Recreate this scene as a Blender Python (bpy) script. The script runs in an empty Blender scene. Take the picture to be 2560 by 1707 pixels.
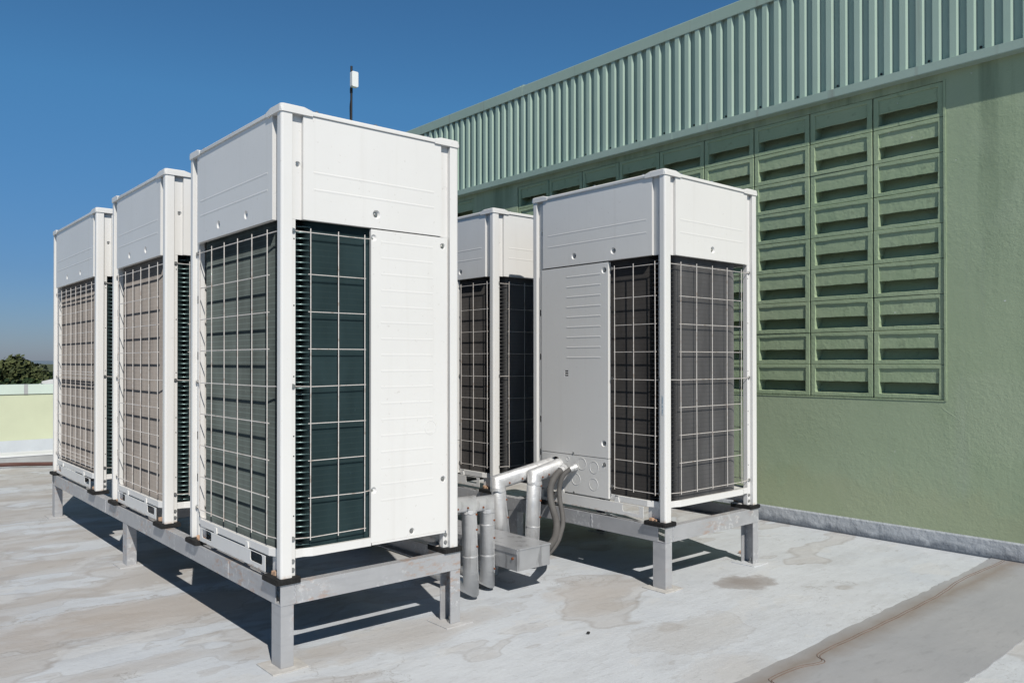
import bpy, bmesh, math, random
from mathutils import Vector, Matrix
random.seed(7)
sc = bpy.context.scene
COL = sc.collection
PI = math.pi

# ------------------------------------------------------------------ helpers
class MB:
    """collects simple shapes, then links them as one mesh object"""
    def __init__(s): s.v = []; s.f = []; s.sm = []
    def add(s, vs, fs, smooth=False):
        o = len(s.v); s.v += [tuple(p) for p in vs]
        for f in fs: s.f.append([o + i for i in f]); s.sm.append(smooth)
    def box(s, x0, x1, y0, y1, z0, z1):
        s.add([(x, y, z) for z in (z0, z1) for y in (y0, y1) for x in (x0, x1)],
              [(0, 2, 3, 1), (4, 5, 7, 6), (0, 1, 5, 4), (2, 6, 7, 3), (0, 4, 6, 2), (1, 3, 7, 5)])
    def prism(s, poly, fn, a, b, smooth=False):
        """poly of (u, v); fn(u, v, t) -> point; from t=a to t=b"""
        n = len(poly)
        s.add([fn(u, v, a) for u, v in poly] + [fn(u, v, b) for u, v in poly],
              [tuple(range(n))[::-1], tuple(range(n, 2 * n))])
        s.add([fn(u, v, a) for u, v in poly] + [fn(u, v, b) for u, v in poly],
              [(i, (i + 1) % n, n + (i + 1) % n, n + i) for i in range(n)], smooth)
    def tube(s, pts, r, n=8, cap=True, smooth=True):
        pts = [Vector(p) for p in pts]; m = len(pts)
        rr = r if isinstance(r, (list, tuple)) else [r] * m
        dirs = [(pts[i + 1] - pts[i]).normalized() for i in range(m - 1)]
        t0 = dirs[0]; up = Vector((0, 0, 1)) if abs(t0.z) < .9 else Vector((0, 1, 0))
        a = t0.cross(up).normalized(); rings = []
        for i in range(m):
            if 0 < i < m - 1:
                t = (dirs[i - 1] + dirs[i]).normalized()
            else: t = dirs[0] if i == 0 else dirs[-1]
            prev = dirs[max(i - 1, 0)]
            a0 = (a - prev * a.dot(prev)).normalized(); b0 = prev.cross(a0)
            ring = []
            for k in range(n):
                w = 2 * PI * k / n; p = a0 * math.cos(w) + b0 * math.sin(w)
                p = p * rr[i]
                den = prev.dot(t)                       # slide along the incoming pipe onto the mitre plane
                if den > .2: p = p - prev * (p.dot(t) / den)
                ring.append(pts[i] + p)
            rings.append(ring)
            if i < m - 1:
                d = dirs[i]; a = (a0 - d * a0.dot(d)).normalized()
        vs = [p for r_ in rings for p in r_]
        fs = [(i * n + k, i * n + (k + 1) % n, (i + 1) * n + (k + 1) % n, (i + 1) * n + k) for i in range(m - 1) for k in range(n)]
        s.add(vs, fs, smooth)
        if cap: s.add(rings[0], [tuple(range(n))[::-1]]); s.add(rings[-1], [tuple(range(n))])
    def plate(s, outer, holes, fn, w0, w1):
        """flat sheet in (u, v) with holes; hole = dict(p=loop, kind='open'|'dish', ...)"""
        bm = bmesh.new()
        def loop(poly, w):
            vs = [bm.verts.new((u, v, w)) for u, v in poly]
            es = [bm.edges.new((vs[i], vs[(i + 1) % len(vs)])) for i in range(len(vs))]
            return vs, es
        def bridge(A, B):
            for i in range(len(A)):
                j = (i + 1) % len(A); bm.faces.new((A[i], A[j], B[j], B[i]))
        of, ef = loop(outer, w0); ob, eb = loop(outer, w1)
        F, Bk = list(ef), list(eb)
        for h in holes:
            hv, he = loop(h['p'], w0); F += he
            if h.get('kind') == 'dish':
                cu = sum(u for u, v in h['p']) / len(h['p']); cv = sum(v for u, v in h['p']) / len(h['p'])
                q = [(cu + (u - cu) * h['k'], cv + (v - cv) * h['k']) for u, v in h['p']]
                iv, ie = loop(q, w0 + h['d']); bridge(hv, iv); bm.faces.new(iv)
            else:
                hb, hbe = loop(h['p'], w1); Bk += hbe; bridge(hv, hb)
        bmesh.ops.triangle_fill(bm, use_beauty=True, use_dissolve=False, edges=F)
        bmesh.ops.triangle_fill(bm, use_beauty=True, use_dissolve=False, edges=Bk)
        bridge(of, ob)
        bm.verts.index_update()
        s.add([fn(v.co.x, v.co.y, v.co.z) for v in bm.verts], [[v.index for v in f.verts] for f in bm.faces])
        bm.free()
    def build(s, name, mat, parent=None, bevel=0, recalc=True):
        me = bpy.data.meshes.new(name); me.from_pydata(s.v, [], s.f); me.update()
        me.polygons.foreach_set('use_smooth', s.sm)
        if recalc:
            bm = bmesh.new(); bm.from_mesh(me)
            bmesh.ops.remove_doubles(bm, verts=bm.verts, dist=1e-6)
            bmesh.ops.recalc_face_normals(bm, faces=bm.faces); bm.to_mesh(me); bm.free()
        me.materials.append(mat)
        o = bpy.data.objects.new(name, me); COL.objects.link(o)
        if parent: o.parent = parent
        if bevel:
            b = o.modifiers.new('bevel', 'BEVEL'); b.width = bevel; b.segments = 2; b.limit_method = 'ANGLE'; b.angle_limit = math.radians(40)
        return o

def circ(cu, cv, r, n=20, ru=None): return [(cu + (ru or r) * math.cos(2 * PI * k / n), cv + r * math.sin(2 * PI * k / n)) for k in range(n)]
def rrect(u0, u1, v0, v1, r, n=4):
    out = []
    for cu, cv, a in ((u1 - r, v0 + r, -PI / 2), (u1 - r, v1 - r, 0), (u0 + r, v1 - r, PI / 2), (u0 + r, v0 + r, PI)):
        out += [(cu + r * math.cos(a + k * PI / 2 / n), cv + r * math.sin(a + k * PI / 2 / n)) for k in range(n + 1)]
    return out
def tag(o, label=None, cat=None, group=None, kind=None):
    if label: o['label'] = label
    if cat: o['category'] = cat
    if group: o['group'] = group
    if kind: o['kind'] = kind
    return o
def empty(name, loc, label, cat, group=None):
    o = bpy.data.objects.new(name, None); o.empty_display_size = .1; COL.objects.link(o); o.location = loc
    return tag(o, label, cat, group)

# ------------------------------------------------------------------ materials
class NT:
    def __init__(s, name):
        s.m = bpy.data.materials.new(name); s.m.use_nodes = True; s.t = s.m.node_tree; s.n = s.t.nodes; s.l = s.t.links
        s.b = s.n['Principled BSDF']; s.pos = None
    def node(s, typ, **kw):
        n = s.n.new(typ)
        for k, v in kw.items():
            if k.startswith('i_'):
                key = k[2:]; key = int(key) if key.isdigit() else key
                s.put(n.inputs[key], v)
            else: setattr(n, k, v)
        return n
    def put(s, sock, v):
        if hasattr(v, 'is_output') or isinstance(v, bpy.types.NodeSocket): s.l.new(v, sock)
        else:
            if isinstance(v, tuple) and len(v) == 3 and sock.type == 'RGBA': v = (*v, 1)
            sock.default_value = v
    def P(s):
        if not s.pos: s.pos = s.node('ShaderNodeNewGeometry').outputs['Position']
        return s.pos
    def obj(s): return s.node('ShaderNodeTexCoord').outputs['Object']
    def scale(s, vec, sx, sy, sz, loc=(0, 0, 0)):
        m = s.node('ShaderNodeMapping', i_Vector=vec); m.inputs['Scale'].default_value = (sx, sy, sz); m.inputs['Location'].default_value = loc
        return m.outputs[0]
    def noise(s, vec, scale, detail=4, rough=.55, dist=0):
        n = s.node('ShaderNodeTexNoise', i_Vector=vec, i_Scale=scale, i_Detail=detail, i_Roughness=rough, i_Distortion=dist); return n.outputs['Fac']
    def ramp(s, fac, *stops, interp='LINEAR'):
        r = s.node('ShaderNodeValToRGB', i_Fac=fac); e = r.color_ramp.elements; r.color_ramp.interpolation = interp
        while len(e) < len(stops): e.new(.5)
        for el, (p, c) in zip(e, stops):
            el.position = p; el.color = (c, c, c, 1) if isinstance(c, (int, float)) else (*c, 1)
        return r.outputs['Color']
    def mix(s, fac, a, b, mode='MIX'):
        n = s.node('ShaderNodeMix', data_type='RGBA', blend_type=mode)
        s.put(n.inputs[0], fac); s.put(n.inputs[6], a); s.put(n.inputs[7], b); return n.outputs[2]
    def math(s, op, a, b=0, c=None, clamp=False):
        n = s.node('ShaderNodeMath', operation=op, use_clamp=clamp); s.put(n.inputs[0], a); s.put(n.inputs[1], b)
        if c is not None: s.put(n.inputs[2], c)
        return n.outputs[0]
    def sep(s, vec): return s.node('ShaderNodeSeparateXYZ', i_Vector=vec).outputs
    def bump(s, h, strength, dist, normal=None):
        n = s.node('ShaderNodeBump', i_Height=h, i_Strength=strength, i_Distance=dist)
        if normal is not None: s.put(n.inputs['Normal'], normal)
        return n.outputs[0]
    def out(s, col=None, rough=.5, metal=0, spec=.5, normal=None):
        if col is not None: s.put(s.b.inputs['Base Color'], col)
        s.put(s.b.inputs['Roughness'], rough); s.put(s.b.inputs['Metallic'], metal); s.put(s.b.inputs['Specular IOR Level'], spec)
        if normal is not None: s.put(s.b.inputs['Normal'], normal)
        return s.m
M = {}
def simple(name, col, rough=.5, metal=0, spec=.5, var=.06, scale=8, bump=0):
    t = NT(name); n = t.noise(t.P(), scale, 5)
    c = t.mix(t.ramp(n, (.3, 0), (.7, 1)), tuple(x * (1 - var) for x in col), tuple(min(1, x * (1 + var)) for x in col))
    nm = t.bump(t.noise(t.P(), scale * 12, 3), bump, .002) if bump else None
    M[name] = t.out(c, rough, metal, spec, nm); return M[name]

def cabinet_mat():
    t = NT('cabinet_paint'); p = t.P()
    a = t.noise(p, 2.2, 5); c = t.mix(t.ramp(a, (.35, 0), (.7, 1)), (.80, .79, .765), (.765, .755, .73))
    # faint vertical dust streaks
    st = t.noise(t.scale(p, 26, 26, .9), 1, 4); c = t.mix(t.math('MULTIPLY', t.ramp(st, (.56, 0), (.8, 1)), .16), c, (.55, .52, .46))
    sp = t.noise(p, 70, 2); c = t.mix(t.math('MULTIPLY', t.ramp(sp, (.69, 0), (.75, 1)), .35), c, (.50, .47, .42))
    # rust just above the feet
    z = t.sep(p)[2]; low = t.ramp(t.math('MULTIPLY', t.math('SUBTRACT', z, .298), 60), (0, 1), (1, 0))
    r = t.math('MULTIPLY', low, t.ramp(t.noise(p, 30, 4), (.48, 0), (.62, 1)))
    c = t.mix(t.math('MULTIPLY', r, .75), c, (.40, .22, .11))
    nm = t.bump(t.noise(p, 7, 3), .06, .01)
    M['cabinet'] = t.out(c, .38, 0, .5, nm)
cabinet_mat()
def wire_mat():
    t = NT('guard_wire'); p = t.P(); n = t.noise(p, 40, 3)
    c = t.mix(t.ramp(n, (.55, 0), (.7, 1)), (.70, .66, .62), (.50, .42, .36)); M['wire'] = t.out(c, .4)
wire_mat()
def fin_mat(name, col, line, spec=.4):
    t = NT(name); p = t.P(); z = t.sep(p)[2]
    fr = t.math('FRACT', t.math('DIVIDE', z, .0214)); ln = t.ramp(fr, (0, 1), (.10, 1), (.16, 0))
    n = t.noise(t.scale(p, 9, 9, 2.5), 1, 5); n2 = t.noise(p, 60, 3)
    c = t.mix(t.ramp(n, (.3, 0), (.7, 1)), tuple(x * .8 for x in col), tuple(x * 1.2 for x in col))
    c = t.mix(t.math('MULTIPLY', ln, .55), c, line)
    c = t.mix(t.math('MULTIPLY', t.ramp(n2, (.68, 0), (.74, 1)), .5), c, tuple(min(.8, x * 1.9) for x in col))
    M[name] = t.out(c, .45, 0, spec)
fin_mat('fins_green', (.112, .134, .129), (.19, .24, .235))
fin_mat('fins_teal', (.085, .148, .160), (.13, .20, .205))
fin_mat('fins_grey_lit', (.27, .265, .26), (.20, .20, .20))  # lighter copy of the grey fins, sunlight put into the colour
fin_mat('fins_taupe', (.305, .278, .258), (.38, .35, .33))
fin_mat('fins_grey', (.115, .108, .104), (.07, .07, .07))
simple('fin_tube', (.07, .115, .115), .25, .5, .5, .1)
simple('coil_core', (.012, .016, .018), .8, 0, .2)
simple('dark_inside', (.02, .02, .02), .8, 0, .2)
simple('black_slot', (.01, .01, .01), .7, 0, .2)
def steel_mat():
    t = NT('stand_steel_paint'); p = t.P()
    a = t.noise(p, 5, 6, .65); c = t.mix(t.ramp(a, (.3, 0), (.7, 1)), (.42, .425, .435), (.52, .52, .53))
    br = t.noise(t.scale(p, 3, 3, 22), 2.2, 5); c = t.mix(t.math('MULTIPLY', t.ramp(br, (.5, 0), (.7, 1)), .35), c, (.34, .345, .36))
    pw = t.math('MULTIPLY', t.ramp(t.noise(p, 34, 6, .7), (.52, 0), (.60, 1)), t.ramp(t.noise(p, 4.2, 2), (.49, 0), (.56, 1)))
    c = t.mix(t.math('MULTIPLY', pw, .7), c, (.68, .68, .68))
    ru = t.math('MULTIPLY', t.ramp(t.noise(t.scale(p, 1, 1, 2.5), 16, 6, .72), (.51, 0), (.60, 1)), t.ramp(t.noise(p, 3.1, 3), (.49, 0), (.58, 1)))
    c = t.mix(t.math('MULTIPLY', ru, .55), c, (.45, .27, .17))
    nm = t.bump(t.noise(p, 55, 4), .25, .002)
    M['steel'] = t.out(c, .45, .25, .5, nm)
steel_mat()
def jacket_mat():
    t = NT('pipe_jacket_aluminium'); p = t.P()
    a = t.noise(p, 14, 5); c = t.mix(t.ramp(a, (.3, 0), (.7, 1)), (.55, .55, .55), (.68, .68, .675))
    d = t.noise(t.scale(p, 30, 30, 3), 1, 4); c = t.mix(t.math('MULTIPLY', t.ramp(d, (.56, 0), (.68, 1)), .45), c, (.30, .285, .27))
    nm = t.bump(t.math('ADD', t.noise(p, 11, 3), t.math('MULTIPLY', t.noise(t.scale(p, 1, 1, 4), 30, 4), .35)), .2, .02)
    M['jacket'] = t.out(c, t.ramp(a, (.3, .40), (.7, .54)), .4, .5, nm)
jacket_mat()
def sheet_mat():
    t = NT('trunking_zinc_sheet'); p = t.P()
    a = t.noise(p, 9, 6); c = t.mix(t.ramp(a, (.3, 0), (.7, 1)), (.43, .435, .445), (.53, .535, .545))
    d = t.noise(t.scale(p, 22, 22, 5), 1, 5); c = t.mix(t.math('MULTIPLY', t.ramp(d, (.57, 0), (.66, 1)), .6), c, (.20, .20, .205))
    nm = t.bump(t.noise(p, 6, 3), .15, .03)
    M['zinc'] = t.out(c, .42, .5, .5, nm)
sheet_mat()
simple('rubber', (.022, .022, .022), .85, 0, .25, .3, 40, .5)
simple('conduit_grey', (.115, .11, .105), .7, 0, .3, .12, 20, .2)
simple('screw_zinc', (.42, .42, .41), .35, .8, .5, .1)
simple('rust', (.23, .08, .035), .9, 0, .2, .3, 60)
simple('rust_pale', (.55, .36, .24), .9, 0, .2, .25, 60)

def wall_mat():
    t = NT('green_plaster'); p = t.P()
    a = t.noise(p, 1.1, 6); c = t.mix(t.ramp(a, (.3, 0), (.7, 1)), (.34, .43, .275), (.395, .475, .32))
    z = t.sep(p)[2]
    st = t.noise(t.scale(p, 1, 5, .35), 1.3, 6, .62); top = t.ramp(t.math('MULTIPLY', t.math('SUBTRACT', z, 1.0), .6), (.1, .15), (1, 1))
    c = t.mix(t.math('MULTIPLY', t.math('MULTIPLY', t.ramp(st, (.47, 0), (.68, 1)), top), .72), c, (.15, .205, .13))
    st2 = t.noise(t.scale(p, 1, 7, .5), 1.0, 5, .6, 0); c = t.mix(t.math('MULTIPLY', t.ramp(st2, (.58, 0), (.7, 1)), .35), c, (.36, .42, .33))
    fl = t.ramp(t.noise(p, 26, 4), (.735, 0), (.745, 1)); c = t.mix(t.math('MULTIPLY', fl, t.ramp(z, (.0, 0), (1, 1))), c, (.65, .68, .66))
    # hairline cracks and trowel marks
    vo = t.node('ShaderNodeTexVoronoi', feature='DISTANCE_TO_EDGE', i_Vector=t.mix(.25, p, t.node('ShaderNodeTexNoise', i_Vector=p, i_Scale=3.0).outputs['Color']), i_Scale=1.6).outputs[0]
    cr = t.math('MULTIPLY', t.ramp(vo, (0, 1), (.006, 0)), t.ramp(t.noise(p, 1.7, 3), (.55, 0), (.62, 1)))
    c = t.mix(t.math('MULTIPLY', cr, .4), c, (.42, .48, .38))
    h1 = t.noise(p, 42, 5, .65); h2 = t.noise(p, 7, 4, .6); h = t.math('ADD', h1, t.math('MULTIPLY', h2, .55)); h = t.math('ADD', h, t.math('MULTIPLY', t.noise(p, 90, 3), .3))
    h = t.math('ADD', h, t.math('MULTIPLY', cr, .5))
    h = t.math('MULTIPLY', h, t.ramp(t.noise(p, 1.9, 4), (.38, .35), (.62, 1)))
    pt = t.noise(p, .9, 2); c = t.mix(t.math('MULTIPLY', t.ramp(pt, (.54, 0), (.57, 1)), .22), c, (.44, .51, .37))
    sp = t.ramp(t.math('SUBTRACT', z, t.math('MULTIPLY', t.noise(p, 5, 5), .5)), (.0, 1), (.16, 0)); c = t.mix(t.math('MULTIPLY', sp, .35), c, (.42, .44, .27))
    M['plaster'] = t.out(c, .62, 0, .35, t.bump(h, .34, .0085))
wall_mat()
def block_mat():
    t = NT('vent_block_paint'); p = t.P()
    a = t.noise(p, 3.5, 6); c = t.mix(t.ramp(a, (.3, 0), (.7, 1)), (.335, .435, .27), (.39, .475, .31))
    d = t.noise(p, 17, 5, .65); c = t.mix(t.math('MULTIPLY', t.ramp(d, (.6, 0), (.7, 1)), .4), c, (.12, .155, .10))
    fl = t.ramp(t.noise(p, 38, 3), (.735, 0), (.745, 1)); c = t.mix(fl, c, (.6, .64, .6))
    h = t.math('ADD', t.math('MULTIPLY', t.noise(p, 60, 4), .4), t.noise(p, 15, 4))
    M['block'] = t.out(c, .6, 0, .35, t.bump(h, .38, .008))
block_mat()
def skirt_mat():
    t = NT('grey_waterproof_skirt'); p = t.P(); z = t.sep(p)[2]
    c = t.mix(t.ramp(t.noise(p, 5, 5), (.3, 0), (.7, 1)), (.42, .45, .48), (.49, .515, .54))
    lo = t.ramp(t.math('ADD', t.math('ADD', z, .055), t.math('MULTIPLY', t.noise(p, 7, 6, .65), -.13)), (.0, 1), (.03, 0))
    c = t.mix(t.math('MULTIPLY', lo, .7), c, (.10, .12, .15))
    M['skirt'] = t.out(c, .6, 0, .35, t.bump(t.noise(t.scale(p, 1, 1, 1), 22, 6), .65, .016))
skirt_mat()
def clad_mat(name, c0, c1, dirt=.25):
    t = NT(name); p = t.P()
    c = t.mix(t.ramp(t.noise(p, 1.6, 4), (.3, 0), (.7, 1)), c0, c1)
    st = t.noise(t.scale(p, 1, 7, .25), 1.4, 5, .6); c = t.mix(t.math('MULTIPLY', t.ramp(st, (.60, 0), (.8, 1)), dirt * 2.4), c, (.22, .20, .175))
    sp = t.ramp(t.noise(p, 21, 4), (.70, 0), (.76, 1)); c = t.mix(t.math('MULTIPLY', sp, dirt), c, (.2, .2, .18))
    M[name] = t.out(c, .36, 0, .5, t.bump(t.noise(p, 3, 3), .08, .02))
clad_mat('cladding', (.375, .50, .42), (.42, .545, .465))
clad_mat('flashing', (.345, .46, .39), (.39, .495, .43), .4)

def floor_mat():
    t = NT('roof_coating'); p = t.P(); xyz = t.sep(p)
    def mul(a, b): return t.math('MULTIPLY', a, b)
    lo = t.noise(p, .6, 4); c = t.mix(t.ramp(lo, (.35, 0), (.65, 1)), (.53, .568, .615), (.58, .603, .63))
    m1 = t.noise(p, 3.6, 8, .68); c = t.mix(mul(t.ramp(m1, (.42, 0), (.60, 1)), .55), c, (.62, .65, .68))
    m2 = t.noise(t.scale(p, 1, 2.4, 1, (5, 1, 0)), 2.6, 8, .66); c = t.mix(mul(t.ramp(m2, (.50, 0), (.62, 1)), .40), c, (.46, .47, .48))
    # water marks: ragged-edged tan areas, drawn out across the rows, rimmed by dried dirt
    rag = t.node('ShaderNodeTexNoise', i_Vector=p, i_Scale=5.0, i_Detail=7.0, i_Roughness=.62).outputs['Color']
    reg = mul(t.math('SUBTRACT', xyz[1], .72), .13)
    reg = t.node('ShaderNodeClamp', i_Value=reg, i_Min=-.150, i_Max=.018).outputs[0]
    def mark(sx, sy, loc, scale, thr, col, amt, rimcol, rima, rw=.012):
        nonlocal c
        v = t.mix(.085, t.scale(p, sx, sy, 1, loc), rag)
        f = t.math('ADD', t.noise(v, scale, 3, .5), reg)
        core = t.ramp(f, (thr, 0), (thr + .02, .55), (thr + .10, 1)); rim = t.ramp(f, (thr - rw, 0), (thr + .003, 1), (thr + rw * 1.6, 0))
        c = t.mix(mul(core, amt), c, col); c = t.mix(mul(rim, rima), c, rimcol)
    mark(.78, 1.35, (0, 0, 0), 1.35, .50, (.46, .435, .41), .76, (.32, .285, .255), .5)
    mark(.9, 1.9, (3.1, 7.7, 0), 1.9, .535, (.42, .385, .35), .55, (.29, .26, .23), .4, .008)
    mark(1.6, 2.5, (8.2, 2.7, 0), 2.6, .575, (.37, .335, .305), .50, (.27, .24, .21), .3, .008)
    wh = t.noise(t.mix(.08, t.scale(p, 1.0, 2.0, 1, (9, 2, 0)), rag), 2.4, 5); c = t.mix(mul(t.ramp(wh, (.585, 0), (.61, 1)), .55), c, (.60, .61, .615))
    # puddle marks that have places of their own
    def spot(cx, cy, rx, ry, amp=.35, sc=5):
        q = t.scale(p, 1 / rx, 1 / ry, 0, (-cx / rx, -cy / ry, 0))
        ln = t.node('ShaderNodeVectorMath', operation='LENGTH'); t.put(ln.inputs[0], q)
        return t.math('ADD', ln.outputs['Value'], mul(t.math('SUBTRACT', t.noise(p, sc, 7, .62), .5), amp * 4))
    def puddle(sp, col, amt, rima, r=1.0):
        nonlocal c
        c = t.mix(mul(t.ramp(sp, (.30, 1), (.80, .72), (1.02, 0)), amt), c, col)
        c = t.mix(mul(t.ramp(sp, (.90, 0), (.965, 1), (1.0, 0)), rima), c, (.28, .25, .22))
    puddle(spot(2.17, -.42, .17, .12, .42, 7), (.235, .195, .17), .78, .0)
    puddle(spot(1.38, -.70, .34, .17, .3, 5), (.455, .44, .42), .5, .22)
    puddle(spot(1.16, -1.02, .25, .15, .3, 5), (.475, .455, .435), .45, .14)
    puddle(spot(1.34, -.20, .19, .11, .35, 6), (.46, .43, .405), .5, .25)
    puddle(spot(1.55, -.02, .30, .16, .4, 5), (.48, .44, .405), .5, .1)
    puddle(spot(.55, .02, .55, .16, .35, 4), (.46, .42, .38), .55, .15)
    puddle(spot(-.25, .98, .62, .24, .35, 4), (.43, .385, .345), .7, .5)
    # scuffs, grit, hairlines
    for sc_, thr, col, amt in ((t.noise(t.scale(p, 5, 17, 1), 2.2, 8, .72), .565, (.33, .325, .32), .34), (t.noise(t.scale(p, 13, 5, 1, (3, 3, 0)), 3.0, 8, .72), .60, (.36, .35, .34), .3)):
        c = t.mix(mul(t.ramp(sc_, (thr, 0), (thr + .09, 1)), amt), c, col)
    g = t.ramp(t.noise(p, 62, 3), (.72, 0), (.76, 1)); c = t.mix(mul(g, .6), c, (.20, .19, .18))
    fine = t.noise(p, 130, 3, .7); c = t.mix(mul(t.ramp(fine, (.35, 0), (.65, 1)), .10), c, (.40, .40, .40))
    vo = t.node('ShaderNodeTexVoronoi', feature='DISTANCE_TO_EDGE', i_Vector=t.mix(.30, p, rag), i_Scale=1.15).outputs[0]
    cr = mul(t.ramp(vo, (0, 1), (.004, 0)), t.ramp(t.noise(p, 1.1, 3), (.46, 0), (.56, 1)))
    c = t.mix(mul(cr, .5), c, (.24, .22, .20))
    h = t.math('ADD', t.noise(t.scale(p, 1, 2.5, 1), 7, 7, .65), mul(t.noise(p, 60, 4), .25))
    M['floor'] = t.out(c, .62, 0, .35, t.bump(h, .32, .012))
floor_mat()
def strip_mat():
    t = NT('grey_membrane_strip'); p = t.P()
    c = t.mix(t.ramp(t.noise(p, 2.5, 6, .6), (.3, 0), (.7, 1)), (.335, .342, .358), (.38, .384, .395))
    sc_ = t.noise(t.scale(p, 4, 13, 1), 2.2, 6, .68); c = t.mix(t.math('MULTIPLY', t.ramp(sc_, (.56, 0), (.68, 1)), .3), c, (.22, .22, .225))
    # brown dirt gathered along the seam
    y = t.sep(p)[1]; x = t.sep(p)[0]
    d = t.math('ABSOLUTE', t.math('ADD', t.math('ADD', y, 1.14), t.math('MULTIPLY', t.math('SUBTRACT', t.noise(p, 6, 5), .5), .09)))
    c = t.mix(t.math('MULTIPLY', t.ramp(d, (.0, 1), (.03, .6), (.085, 0)), .8), c, (.245, .205, .175))
    M['strip'] = t.out(c, .62, 0, .35, t.bump(t.noise(t.scale(p, 1, 2.5, 1), 9, 5), .22, .01))
strip_mat()
simple('sticker_paper', (.60, .64, .66), .5)
simple('sticker_ink', (.36, .44, .50), .5)
simple('vent_shade', (.19, .26, .165), .7, 0, .2, .15, 6)  # block paint darkened, the shade of the openings put into the colour
simple('crack_fill', (.20, .15, .125), .8, 0, .25, .2, 25)
simple('parapet_yellow', (.61, .65, .465), .6, 0, .35, .05, 3, .2)
simple('parapet_cap', (.62, .72, .64), .5, 0, .4, .05, 4)
simple('parapet_base', (.56, .60, .63), .6, 0, .35, .07, 5, .3)
simple('ledge_grey', (.42, .43, .43), .6, 0, .35, .16, 4, .3)
simple('ledge_white', (.68, .70, .71), .6, 0, .35, .06, 5, .3)
simple('grout', (.52, .505, .48), .8, 0, .25, .12, 30, .6)
simple('fin_tube_grey', (.06, .06, .06), .35, .5, .5, .1)
simple('hose_brown', (.10, .045, .035), .6, 0, .4, .1)
simple('pole_dark', (.035, .032, .033), .5, .3, .4, .1)
simple('antenna_white', (.82, .82, .80), .35, 0, .5, .02)
simple('scrap_wood', (.52, .36, .28), .8, 0, .3, .2, 30)
simple('pebble_black', (.02, .02, .02), .8)
simple('terrain_green', (.10, .115, .06), .9, 0, .2, .3, .05)
simple('hill_hazed', (.16, .21, .26), .9, 0, .1, .12, .01)  # dull blue-green stands in for distance haze painted onto the hills
simple('house_pale', (.55, .53, .49), .7)
simple('house_roof', (.70, .70, .69), .6)
simple('window_dark', (.05, .06, .07), .2)
simple('bark', (.10, .075, .055), .9, 0, .2, .2, 6)
def leaf_mat(name, a, b, e):
    t = NT(name); p = t.P()
    n = t.noise(p, .55, 4); n2 = t.noise(p, 2.4, 3)
    c = t.mix(t.ramp(n, (.35, 0), (.65, 1)), a, b); c = t.mix(t.math('MULTIPLY', t.ramp(n2, (.5, 0), (.65, 1)), .7), c, e)
    M[name] = t.out(c, .7, 0, .2)
leaf_mat('leaf_olive', (.045, .06, .025), (.078, .092, .036), (.125, .138, .052))
leaf_mat('leaf_dark', (.014, .032, .012), (.025, .045, .016), (.04, .065, .022))
leaf_mat('leaf_mid', (.045, .062, .036), (.07, .086, .05), (.095, .11, .065))

# ------------------------------------------------------------------ measured layout (metres)
FZ = -.011
D = .765; ZB = .301; XC, YC = 1.7664, -.2622; XW = 3.5828; YP = 7.2445

# ------------------------------------------------------------------ one outdoor unit
screw_mesh = None
def get_screw_mesh():
    global screw_mesh
    if screw_mesh is None:
        m = MB(); k = 6
        m.prism([(.0062 * math.cos(2 * PI * i / k), .0062 * math.sin(2 * PI * i / k)) for i in range(k)], lambda u, v, t: (u, v, t), 0, .005)
        m.prism(circ(0, 0, .0085, 10), lambda u, v, t: (u, v, t), -.002, .0012)
        o = m.build('screw', M['screw_zinc']); screw_mesh = o.data; bpy.data.objects.remove(o)
    return screw_mesh

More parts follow.
